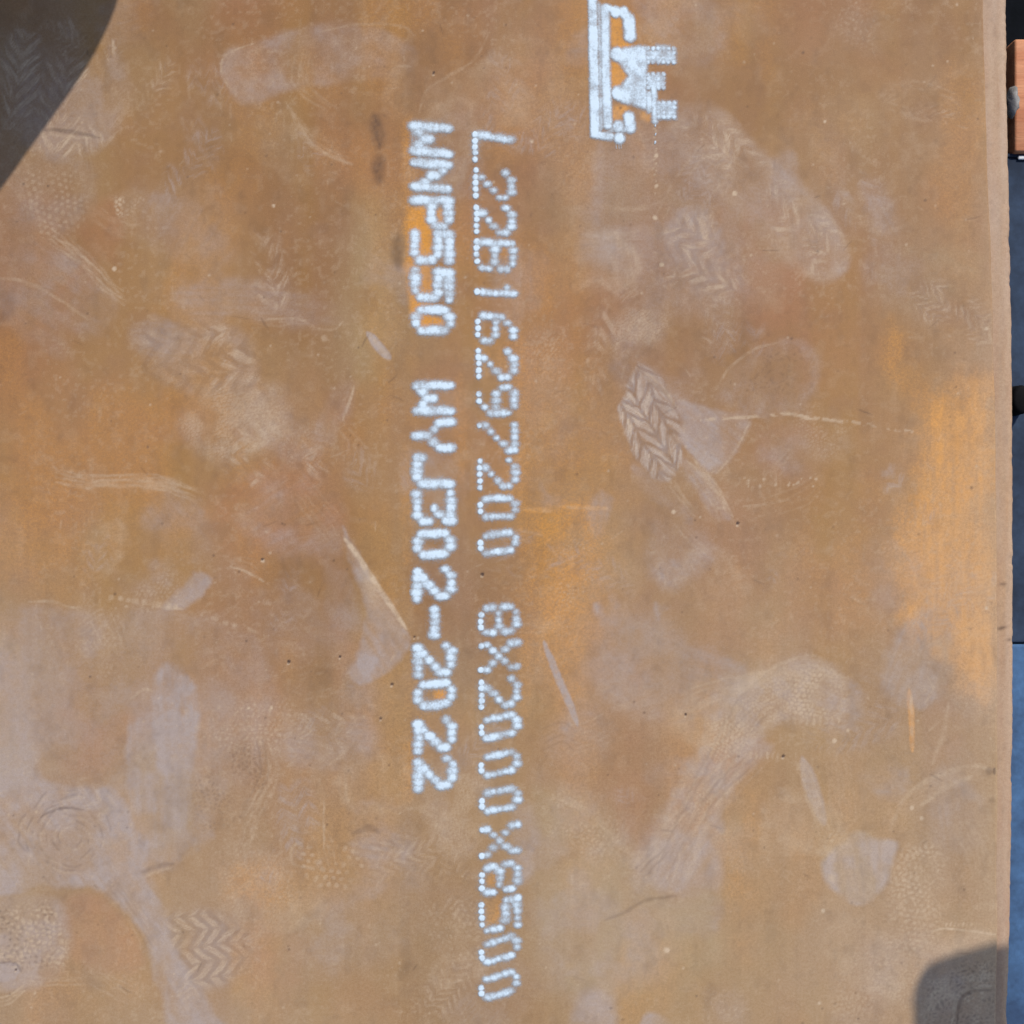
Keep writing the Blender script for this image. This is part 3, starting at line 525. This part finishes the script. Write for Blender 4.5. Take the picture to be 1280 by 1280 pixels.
# sole mesh seen in the shaded corner
line('pale', [(1190, 1280), (1193, 1258), (1200, 1243), (1215, 1235), (1240, 1233)], .9, 2.2, 1.5); studs('pale', [(1198, 1250), (1215, 1240), (1232, 1240), (1225, 1262), (1215, 1292), (1192, 1292)], 6.5, 2.5, 1.0, 30, 2, .2); studs('pale', [(1160, 1225), (1200, 1212), (1240, 1205), (1240, 1230), (1195, 1240), (1165, 1262)], 5, 2.0, 1.0, 15, 4, .4); studs('dark', [(1160, 1215), (1240, 1200), (1240, 1280), (1160, 1280)], 7, 1.6, .35, 40, 8, .6)
for i in range(9): line('pale', [(1206 + i * 4.4, 1219 - i * .5), (1203 + i * 4.6, 1227)], 1.0, 1.7, .9, curve=False)
lines('pale', [(1155, 1278), (1168, 1255), (1188, 1240)], 5, 18, 1.0, 1.5); line('dark', [(1196, 1285), (1200, 1252), (1216, 1239), (1240, 1237)], .3, 2)
spot(1237, 964, 4, 'dark', .35, 3); line('dark', [(1243, 960), (1243, 968)], .5, 1.6, 1.5, curve=False); spot(1240, 1000, 3, 'dark', .2, 3)
# -- pits and specks ----------------------------------------------------
for (x, y) in ((490, 855), (476, 898), (425, 821), (361, 827), (518, 796), (603, 718), (922, 654), (857, 893), (979, 945), (20, 1212), (542, 91), (328, 699)): pit(x, y, rng.uniform(1.2, 2.0))
for (x, y) in ((342, 257), (143, 336), (1060, 913), (1043, 926), (1229, 137), (1233, 411), (1233, 760), (1152, 1023), (1140, 1010), (1029, 1138), (311, 885), (339, 885), (329, 701), (820, 195), (821, 232), (819, 272), (827, 331), (918, 242), (1031, 152), (1024, 1254), (834, 1188), (842, 640), (665, 177)): spot(x, y, rng.uniform(1.4, 2.6), a=.85)
for i in range(420):
    x, y = rng.uniform(0, 1240), rng.uniform(0, 1280); spot(x, y, rng.uniform(.6, 1.5), 'pale' if rng.random() < .6 else 'dark', rng.uniform(.2, .55))
for i in range(18): spot(818 + rng.uniform(-2, 3), 155 + i * 5 + rng.uniform(-2, 2), rng.uniform(.5, 1.2), a=.55)

# -- gritty wear at several sizes ------------------------------------------
for i in range(170):
    cx, cy = rng.uniform(0, 1240), rng.uniform(0, 1280); an = rng.uniform(0, 6.28); L = rng.uniform(4, 22)
    line('pale' if rng.random() < .7 else 'dark', [(cx, cy), (cx + L * math.cos(an), cy + L * math.sin(an))], rng.uniform(.10, .32), rng.uniform(.5, 1.0), 1.0, curve=False)
lo = sstep(.35, .65, fbm(PX / 90, PY / 110, 401, 3))
put('dark', (slice(None), slice(None)), .09 * lo * sstep(.56, .78, fbm(PX / 6, PY / 6, 411, 3)) + .10 * sstep(.58, .8, fbm(PX / 15, PY / 22, 421, 3)))
put('pale', (slice(None), slice(None)), .16 * (1 - lo) * sstep(.56, .78, fbm(PX / 5, PY / 5, 431, 3)) + .08 * sstep(.56, .8, fbm(PX / 13, PY / 13, 441, 3)))
mk = ~((PX < 600) & (PY < 430)); WEAR['orange'][mk] *= (.62 + .76 * fbm(PX / 4, PY / 5, 451, 3))[mk]
WEAR['dust'] *= .78 + .44 * fbm(PX / 4.5, PY / 4.5, 461, 3)
# -- build the plate mesh ------------------------------------------------
Z += .0012 * (fbm(PX / 420, PY / 500, 5, 2) - .5) * sstep(1240, 1100, PX)
Z[:, -1] -= .0006
top = np.stack([wx(PX), wy(PY), Z], -1).reshape(-1, 3)
idx = np.arange(nr * nc).reshape(nr, nc)
F = np.stack([idx[1:, :-1], idx[1:, 1:], idx[:-1, 1:], idx[:-1, :-1]], -1).reshape(-1, 4)
loop = np.concatenate([idx[0, :], idx[1:, -1], idx[-1, -2::-1], idx[-2:0:-1, 0]])
low = top[loop].copy(); low[:, 2] = -.008; b0 = len(top); k = np.arange(len(loop)); k2 = (k + 1) % len(loop)
Fs = np.stack([loop[k], loop[k2], b0 + k2, b0 + k], -1)
c4 = np.array([[b0, b0 + nc - 1, b0 + nc - 1 + nr - 1, b0 + 2 * nc + nr - 3]])
V = np.concatenate([top, low]); F = np.concatenate([F, Fs, c4])
plate = mesh_np('steel_plate', V, F, M_RUST)
tag(plate, 'rusty brown steel plate sprayed with white dotted letters, numbers and a castle logo', 'steel plate')
pad = np.zeros((len(low), 3), np.float32)
col_attr(plate, 'wear_a', np.concatenate([np.stack([WEAR['dust'], WEAR['orange'], WEAR['pale']], -1).reshape(-1, 3), pad]))
col_attr(plate, 'wear_b', np.concatenate([np.stack([WEAR['red'], WEAR['dark'], WEAR['olive']], -1).reshape(-1, 3), pad]))

col_attr(plate, 'tone', np.concatenate([tone(PX, PY).reshape(-1, 4), np.full((len(low), 4), .5, np.float32)]))

# ------------------------------------------------------------------ the plate below it, sticking out along the right edge
ZL = -.035; KL = (CAM_H - ZL) / CAM_H
r2 = np.array(frange(-3600, -60, 10) + frange(-60, 1340, 700) + list(np.linspace(1340, 4800, 10)), np.float32)
e2 = np.interp(r2, [-3600, 0, 200, 400, 520, 700, 900, 1050, 1150, 1280, 4900], [1250, 1258, 1261.5, 1265, 1266.3, 1267, 1267, 1265, 1263, 1260, 1250]) + .7 * (vnoise(r2 * .03, r2 * 0, 13) - .5) + .8 * (vnoise(r2 * .2, r2 * 0, 14) - .5) - .9 * sstep(.86, .97, vnoise(r2 * .04, r2 * 0, 15))
c2 = np.concatenate([[-700, 400, 1000], np.linspace(1200, 1300, 52)[:-1], [1300]]); tq = np.concatenate([[0, .5, .8], np.linspace(.9, 1, 52)])
X2 = -700 + tq[None, :] ** 1 * (e2[:, None] + 700); Y2 = np.repeat(r2[:, None], len(tq), 1)
Z2 = np.full(X2.shape, ZL); Z2[:, -1] -= .003; Z2[:, -2] -= .0012
T2 = np.stack([wx(X2) * KL, wy(Y2) * KL, Z2], -1).reshape(-1, 3); i2 = np.arange(X2.size).reshape(X2.shape)
F2 = np.stack([i2[1:, :-1], i2[1:, 1:], i2[:-1, 1:], i2[:-1, :-1]], -1).reshape(-1, 4)
lp = np.concatenate([i2[0, :], i2[1:, -1], i2[-1, -2::-1], i2[-2:0:-1, 0]]); lw = T2[lp].copy(); lw[:, 2] = ZL - .008; b2 = len(T2)
k = np.arange(len(lp)); k2 = (k + 1) % len(lp)
under = mesh_np('steel_plate', np.concatenate([T2, lw]), np.concatenate([F2, np.stack([lp[k], lp[k2], b2 + k2, b2 + k], -1)]), M_RUST)
tag(under, 'narrow pale pinkish ledge of the lower steel plate along the right edge', 'steel plate')
A = np.zeros((len(T2) + len(lw), 3), np.float32); B = A.copy(); n2 = len(T2); xs_, ys_ = X2.ravel(), Y2.ravel()
A[:n2, 0] = .62 * fbm(xs_ / 6, ys_ / 90, 3) + .12 * sstep(500, 150, ys_); A[:n2, 2] = .26 + .35 * fbm(xs_ / 4, ys_ / 60, 8); B[:n2, 0] = .25 + .6 * fbm(xs_ / 9, ys_ / 45, 5); B[:n2, 1] = .14 * sstep(.62, .8, fbm(xs_ / 5, ys_ / 12, 25, 3))
A[:n2, 1] = .30 * np.exp(-((ys_ - 720) / 190) ** 2) * fbm(xs_ / 8, ys_ / 14, 9)
for (yy, xx) in ((784, 1254), (800, 1262), (786, 1250), (730, 1253)): B[:n2, 1] += .6 * np.exp(-((ys_ - yy) / 2.0) ** 2 - ((xs_ - xx) / 4.0) ** 2)
col_attr(under, 'tone', np.concatenate([tone(xs_, ys_), np.full((len(lw), 4), .5)])); col_attr(under, 'wear_a', A); col_attr(under, 'wear_b', np.clip(B, 0, 1))
# laths that keep the two plates apart (inside the stack)
o = bm_obj('spacer_lath', box_bm(-1.25, .50, -.03, .03, ZL + .0002, -.0082), M_TIMBER)
tag(o, 'thin timber lath lying between the two stacked plates', 'lath')

# ------------------------------------------------------------------ sprayed marking
def paint_patch(name, fn, x0, y0, x1, y1, label, step=.8):
    xs = np.arange(x0, x1 + step, step); ys = np.arange(y0, y1 + step, step); X, Y = np.meshgrid(xs, ys)
    s = ns(); Xw, Yw = wob(X, Y, .55, 3.0, s); cov = (fn(Xw, Yw) * np.clip(.66 + .62 * fbm(X / 10, Y / 10, s + 2, 3), 0, 1.05)).clip(0, 1).astype(np.float32)
    keep = cov > .05; ii = np.arange(X.size).reshape(X.shape)
    f = np.stack([ii[1:, :-1], ii[1:, 1:], ii[:-1, 1:], ii[:-1, :-1]], -1).reshape(-1, 4)
    f = f[keep.ravel()[f].any(1)]; u, inv = np.unique(f, return_inverse=True); f = inv.reshape(f.shape)
    r, c = np.searchsorted(rows, Y.ravel()[u]), np.searchsorted(colref, X.ravel()[u])
    zb = Z[np.clip(r, 0, nr - 1), np.clip(c, 0, nc - 1)]
    V = np.stack([wx(X.ravel()[u]), wy(Y.ravel()[u]), zb + .0004 + .0005 * cov.ravel()[u]], -1)
    o = mesh_np(name, V, f, M_PAINT, plate); flt_attr(o, 'coverage', cov.ravel()[u]); o['label'] = label
    return o
FONT = {'W': '10001 10001 10001 10101 10101 11011 10001', 'N': '10001 11001 10101 10101 10011 10001 10001', 'P': '11110 10001 10001 11110 10000 10000 10000',
        '5': '11111 10000 11110 00001 00001 00001 11110', '0': '0110 1001 1001 1001 1001 1001 0110', 'Y': '10001 10001 10001 01010 00100 00100 00100',
        'J': '00001 00001 00001 00001 00001 10001 11110', '3': '11111 00001 00010 00100 00001 00001 11110', '2': '01110 10001 00001 00010 00100 01000 11111',
        '-': '00000 00000 00000 11111 00000 00000 00000', 'L': '10000 10000 10000 10000 10000 10000 11111', 'B': '11110 10001 10001 11110 10001 10001 11110',
        '1': '00100 01100 00100 00100 00100 00100 00100', '6': '00110 01000 10000 11110 10001 10001 01110', '9': '01110 10001 10001 01111 00001 00010 01100',
        '7': '11111 00001 00010 00100 01000 10000 10000', '8': '01110 10001 10001 01110 10001 10001 01110', 'X': '10001 10001 01010 00100 01010 10001 10001'}
def char(ch, y6, y0, pitch, rows_x, first, big):
    x6, x0 = rows_x(y6 + 2 * pitch); dots = []
    for r, row in enumerate(FONT[ch].split()):
        f = r / 6.0; x = x0 + (x6 - x0) * f; yb = y0 + (y6 - y0) * f
        for c, b in enumerate(row):
            if b == '1':
                if big: rad, soft, a = rng.uniform(3.8, 4.7), rng.uniform(3.6, 4.8), rng.uniform(.80, 1.08)
                elif r == 6: rad, soft, a = rng.uniform(3.1, 3.7), 1.5, rng.uniform(.95, 1.1)
                else: rad, soft, a = rng.uniform(2.7, 4.0), rng.uniform(3.2, 4.8), rng.uniform(.66, 1.02)
                if big and first and r > 3: a *= .80
                dots.append((x + rng.uniform(-.6, .6), yb + c * pitch + rng.uniform(-.6, .6), rad, soft, a, rng.uniform(1.0, 1.5) if not (r == 6 and not big) else 1.0))
    def fn(X, Y):
        m = np.zeros(X.shape)
        for (x, y, rad, soft, a, asp) in dots:
            d = np.hypot((X - x) / asp, Y - y); e = a * sstep(rad + soft, rad - soft * .8, d); m = np.maximum(m, e) + .45 * np.minimum(m, e) * (1 - np.maximum(m, e))
        h = np.zeros(X.shape)
        for (x, y, rad, soft, a, asp) in dots: h += .24 * np.exp(-((X - x) ** 2 + (Y - y) ** 2) / (2 * (rad * 1.35) ** 2))
        if big and first and ch == 'W': h += .55 * np.exp(-((X - 520) / 6) ** 2) * sstep(152, 160, Y) * sstep(196, 188, Y)
        return np.clip(m + np.minimum(h, .42) * (1 - m), 0, 1)
    ncol = len(FONT[ch].split()[0])
    nm = 'painted_dash' if ch == '-' else ('painted_digit' if ch.isdigit() else 'painted_letter')
    what = 'dash' if ch == '-' else ('digit ' + ch if ch.isdigit() else 'letter ' + ch)
    paint_patch(nm, fn, min(x6, x0) - 10, min(y6, y0) - 10, max(x6, x0) + 10, max(y6, y0) + (ncol - 1) * pitch + 10,
                ('thick' if big else 'fine') + ' white dotted ' + what)
def rx1(y): return (np.interp(y, [180, 480, 700, 900, 980], [516.5, 521, 521.5, 522.5, 523]), np.interp(y, [180, 300, 500, 700, 900, 980], [559.5, 561.5, 563, 564, 565, 565.5]))
def rx2(y): return (np.interp(y, [180, 300, 420, 560, 640, 760, 850, 1000, 1250], [594, 596, 597.7, 599.3, 600.2, 601, 601.7, 602, 602]),
                    np.interp(y, [180, 330, 480, 560, 640, 780, 900, 1000, 1130, 1240], [638.5, 641, 642.3, 643.6, 644.6, 646, 646.4, 647, 647, 646]))
for q, (ch, a, b, p) in enumerate((('W', 157, 161, 7.9), ('N', 203, 206, 7.6), ('P', 250, 251, 8), ('5', 291, 293, 8.4), ('5', 338, 341, 8.4), ('0', 387, 388, 8.5),
                    ('W', 482, 482, 7.9), ('Y', 529, 528, 8), ('J', 572, 573, 8), ('3', 618, 617, 8.6), ('0', 668, 666, 8.7), ('2', 715, 711, 8.4), ('-', 761, 761, 8.2),
                    ('2', 810, 806, 8.4), ('0', 857, 853, 8.6), ('2', 905, 899, 8.4), ('2', 953, 947, 8.4))):
    char(ch, a, b, p, rx1, q == 0, True)
for ch, a, b, p in (('L', 168, 175, 7.7), ('2', 213, 217, 7.8), ('2', 259, 261, 7.7), ('B', 302, 305, 8.2), ('1', 349, 351, 8), ('6', 394, 397, 8), ('2', 439, 440, 8), ('9', 485, 484, 8),
                    ('7', 532, 531, 7.9), ('2', 577, 575, 8.1), ('0', 624, 622, 7.6), ('0', 671, 664, 7.4), ('8', 761, 757, 7.8), ('X', 807, 803, 7.6), ('2', 853, 848, 7.8),
                    ('0', 901, 892, 7.6), ('0', 948.5, 938, 7.6), ('0', 993, 984, 7.6), ('X', 1038, 1031, 8), ('8', 1086, 1077, 8), ('5', 1131, 1122, 8.4), ('0', 1182, 1168, 7.7), ('0', 1226, 1213, 7.7)):
    char(ch, a, b, p, rx2, False, False)

def logo(X, Y):
    m = np.zeros(X.shape)
    def cap(a, b, r, s=2.0, c=1.0):
        if s == 2.0: s = 4.6
        if s in (1.7, 1.8): s = 2.6
        nonlocal m; m = np.maximum(m, c * sstep(r + s, r - s * .6, seg_d(X, Y, a, b)[0]))
    def pol(P, s=2.0, c=1.0):
        nonlocal m; m = np.maximum(m, c * sstep(s * 1.9, -s * 1.7, poly_sd(X, Y, P)))
    pol([(735, -8), (746, -8), (748, 60), (750, 158), (748, 174), (738, 171), (736, 80)], 1.6); cap((756, 11), (757, 80), 5); cap((757, 80), (759.5, 156), 5.2)
    pol([(745, 0), (752, 6), (755, 160), (748, 168)], 2, .72)
    cap((743, 168), (763, 171), 4.2); cap((774, 172), (774.5, 173), 6); cap((773, 158), (773, 159), 6.5); cap((786, 146), (788, 160), 6); cap((778, 163), (786, 160), 3, 2, .8); cap((762, 166), (768, 160), 3, 2, .6)
    cap((757, 9), (766, 13), 3.6); cap((769, 15), (770, 15.5), 6.2); cap((779, 15), (786, 24), 5.5); cap((786, 24), (787.5, 46), 6.6)
    pol([(770, 62), (780, 60), (797, 57), (809, 58), (809, 138), (797, 134), (778, 129), (770, 124), (774, 110), (779, 103), (785, 95), (779, 86), (772, 78)], 2.4, .93)
    cap((771, 68), (772, 69), 8); cap((773, 116), (774, 117), 8.2)
    for xx in np.arange(810, 846, 6.4):
        for yy in np.arange(61, 79, 5.6):
            if 825 < xx < 838 or yy > 60: cap((xx, yy), (xx, yy), 2.6, 1.8, rng.uniform(.78, 1.0))
    pol([(820, 56), (838, 57), (836, 80), (822, 80)], 2.5, .80); pol([(808, 62), (845, 62), (845, 78), (808, 79)], 2.5, .80)
    for xx in np.arange(810, 833, 6.4):
        for yy in np.arange(93, 111, 5.6): cap((xx, yy), (xx, yy), 2.6, 1.8, rng.uniform(.75, 1.0))
    pol([(808, 92), (831, 91), (831, 111), (808, 112)], 2.5, .80)
    for xx in np.arange(823, 847, 6.6):
        for yy in np.arange(129, 149, 5.8): cap((xx, yy), (xx, yy), 2.7, 1.7, rng.uniform(.8, 1.0))
    pol([(818, 126), (846, 127), (846, 149), (820, 150)], 2.5, .78); cap((817, 108), (818.5, 151), 3.2, 2, .95); cap((811, 118), (812, 138), 3.4, 2, .9)
    for (yy, r) in ((156, .6), (167, .5), (177, 1.0)): cap((819 + (yy % 3) * .4, yy), (819, yy + 2), r, .8, .9)
    for xx in (770, 773, 776): cap((xx, 178), (xx + .5, 186), .4, .7, .6)
    return np.clip(m * (.80 + .32 * fbm(X / 9, Y / 16, 71, 3)), 0, 1)
paint_patch('painted_logo', logo, 726, -16, 856, 196, 'solid white castle-like logo with three dotted towers', .8)

# ------------------------------------------------------------------ right of the stack: blue deck, timber block and small things
ZD = -.07
def dx(px, z): return wx(px) * (CAM_H - z) / CAM_H
def dy(py, z): return wy(py) * (CAM_H - z) / CAM_H
deck = bm_obj('deck', box_bm(dx(1215, ZD), dx(1215, ZD) + 1.45, dy(2600, ZD), dy(200, ZD), ZD - .12, ZD - .0505), M_SHADE_GROUND)
tag(deck, kind='structure')
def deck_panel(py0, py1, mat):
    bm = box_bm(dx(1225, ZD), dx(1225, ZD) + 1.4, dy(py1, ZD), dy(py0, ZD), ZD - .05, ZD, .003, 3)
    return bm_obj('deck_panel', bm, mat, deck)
deck_panel(197, 803.5, M_DECK_SHADED)['label'] = 'blue deck panel coloured darker for shade'
deck_panel(805.5, 2600, M_DECK)['label'] = 'brighter blue deck panel'
bm_obj('deck_rim', box_bm(dx(1255, ZD), dx(1255, ZD) + .5, dy(197, ZD) + .0005, dy(192, ZD), ZD - .05, ZD + .001, .001, 1), M_DECK_SHADED, deck)
strip = bm_obj('white_tape', box_bm(dx(1274, -.064), dx(1274, -.064) + .05, dy(198.5, -.064), dy(193.5, -.064), ZD + .0015, ZD + .004, .001, 1), simple('white_strip', (205, 205, 205), (225, 225, 225)))
tag(strip, 'small white strip lying on the rim under the orange block', 'tape')
zt = -.060
blk = bm_obj('timber_block', box_bm(dx(1268.5, zt), dx(1268.5, zt) + .16, dy(190, zt), dy(48, zt), zt - .22, zt, .0035, 2, .0005, 4), M_BLOCK, smooth=True)
blk.rotation_euler = (0, 0, 0)
tag(blk, 'orange brown timber block with rounded end at the right picture edge', 'timber block')
lump = bmesh.new(); bmesh.ops.create_icosphere(lump, subdivisions=3, radius=1)
for v in lump.verts:
    n = float(vnoise(np.array([v.co.x * 2.3 + 7]), np.array([v.co.y * 2.3 + v.co.z * 1.7 + 5]), 21)[0])
    v.co = type(v.co)((dx(1265, -.06) + v.co.x * .007 * (.7 + .7 * n), dy(128, -.06) + v.co.y * .017 * (.75 + .6 * n), -.06 + v.co.z * .012 * (.7 + .7 * n)))
tag(bm_obj('mortar_lump', lump, M_GREY, smooth=True), 'small grey mortar lump stuck to the side of the orange block', 'mortar')
knob = bmesh.new()
zk = -.045; kx, ky = dx(1279, zk), dy(499, zk)
prof = [(0, 0), (.012, 0), (.0155, -.002), (.0165, -.006), (.0155, -.012), (.017, -.016), (.017, -.0245)]
ring = []
for (r, z) in prof[1:]:
    ring.append([knob.verts.new((kx + r * math.cos(t) * .78, ky + r * math.sin(t) * 1.15, zk + z)) for t in np.linspace(0, 2 * math.pi, 33)[:-1]])
knob.faces.new(ring[0])
for a_, b_ in zip(ring[:-1], ring[1:]):
    for i in range(32): knob.faces.new((a_[i], a_[(i + 1) % 32], b_[(i + 1) % 32], b_[i]))
tag(bm_obj('rubber_stop', knob, M_BLACK, smooth=True), 'round black rubber stop on the blue deck at the right edge', 'rubber stop')

# ------------------------------------------------------------------ made-up unseen things, shaped to cast the two corner shadows
def throw(px, py, h):                                # point at height h whose shadow falls on (px, py) of the plate
    return (wx(px) + h * SD[0] / SD[2], wy(py) + h * SD[1] / SD[2], h)
hA = .46  # unseen sheet and posts, added to cast the upper left shadow
PA = spline([(152, -30), (147, 0), (135, 33), (112, 77), (76, 130), (40, 180), (0, 236), (-60, 310)], 6) + [(-160, 420), (-700, 420), (-900, -600), (-900, -1200), (300, -1200), (250, -500), (175, -150)]
bm = bmesh.new(); vt = [bm.verts.new(throw(p[0], p[1], hA)) for p in PA]; vb = [bm.verts.new((v.co.x, v.co.y, hA + .008)) for v in vt]
bm.faces.new(vt); bm.faces.new(vb[::-1])
for i in range(len(vt)): bm.faces.new((vt[i], vt[(i + 1) % len(vt)], vb[(i + 1) % len(vt)], vb[i]))
tag(bm_obj('shadow_sheet', bm, M_RUST), 'added unseen sheet on posts, cut to cast the upper left shadow', 'steel sheet')
for (px, py, wh) in ((-700, -900, 'at the far left corner of'), (100, -1000, 'at the far right corner of'), (-600, 150, 'at the near left corner of')):
    x, y, z = throw(px, py, hA)
    tag(bm_obj('shadow_sheet_post', box_bm(x - .05, x + .05, y - .05, y + .05, .0015, hA - .0005, .004, 1), M_TIMBER), 'added unseen timber post ' + wh + ' the shadow-casting sheet', 'timber post', 'added posts under the shadow-casting sheet')
hB = 1.0  # unseen stand, added to cast the lower right shadow
PB = [(1148, 1560), (1147, 1240), (1149, 1222), (1156, 1209), (1170, 1200), (1190, 1193), (1245, 1177), (1308, 1158), (1308, 1560)]
bm = bmesh.new(); vt = [bm.verts.new(throw(p[0], p[1], hB)) for p in PB]; vb = [bm.verts.new((v.co.x, v.co.y, hB + .012)) for v in vt]
bm.faces.new(vt); bm.faces.new(vb[::-1])
for i in range(len(vt)): bm.faces.new((vt[i], vt[(i + 1) % len(vt)], vb[(i + 1) % len(vt)], vb[i]))
board_root = bpy.data.objects.new('shadow_stand', None); COL.objects.link(board_root)
tag(board_root, 'added unseen stand, its top cut to cast the lower right shadow', 'stand')
bm_obj('shadow_stand_top', bm, M_TIMBER, board_root)
x, y, z = throw(1285, 1530, hB)
bm_obj('shadow_stand_leg', box_bm(x - .03, x + .03, y - .03, y + .03, ZD + .0005, hB - .0005, .003, 1), M_TIMBER, board_root)
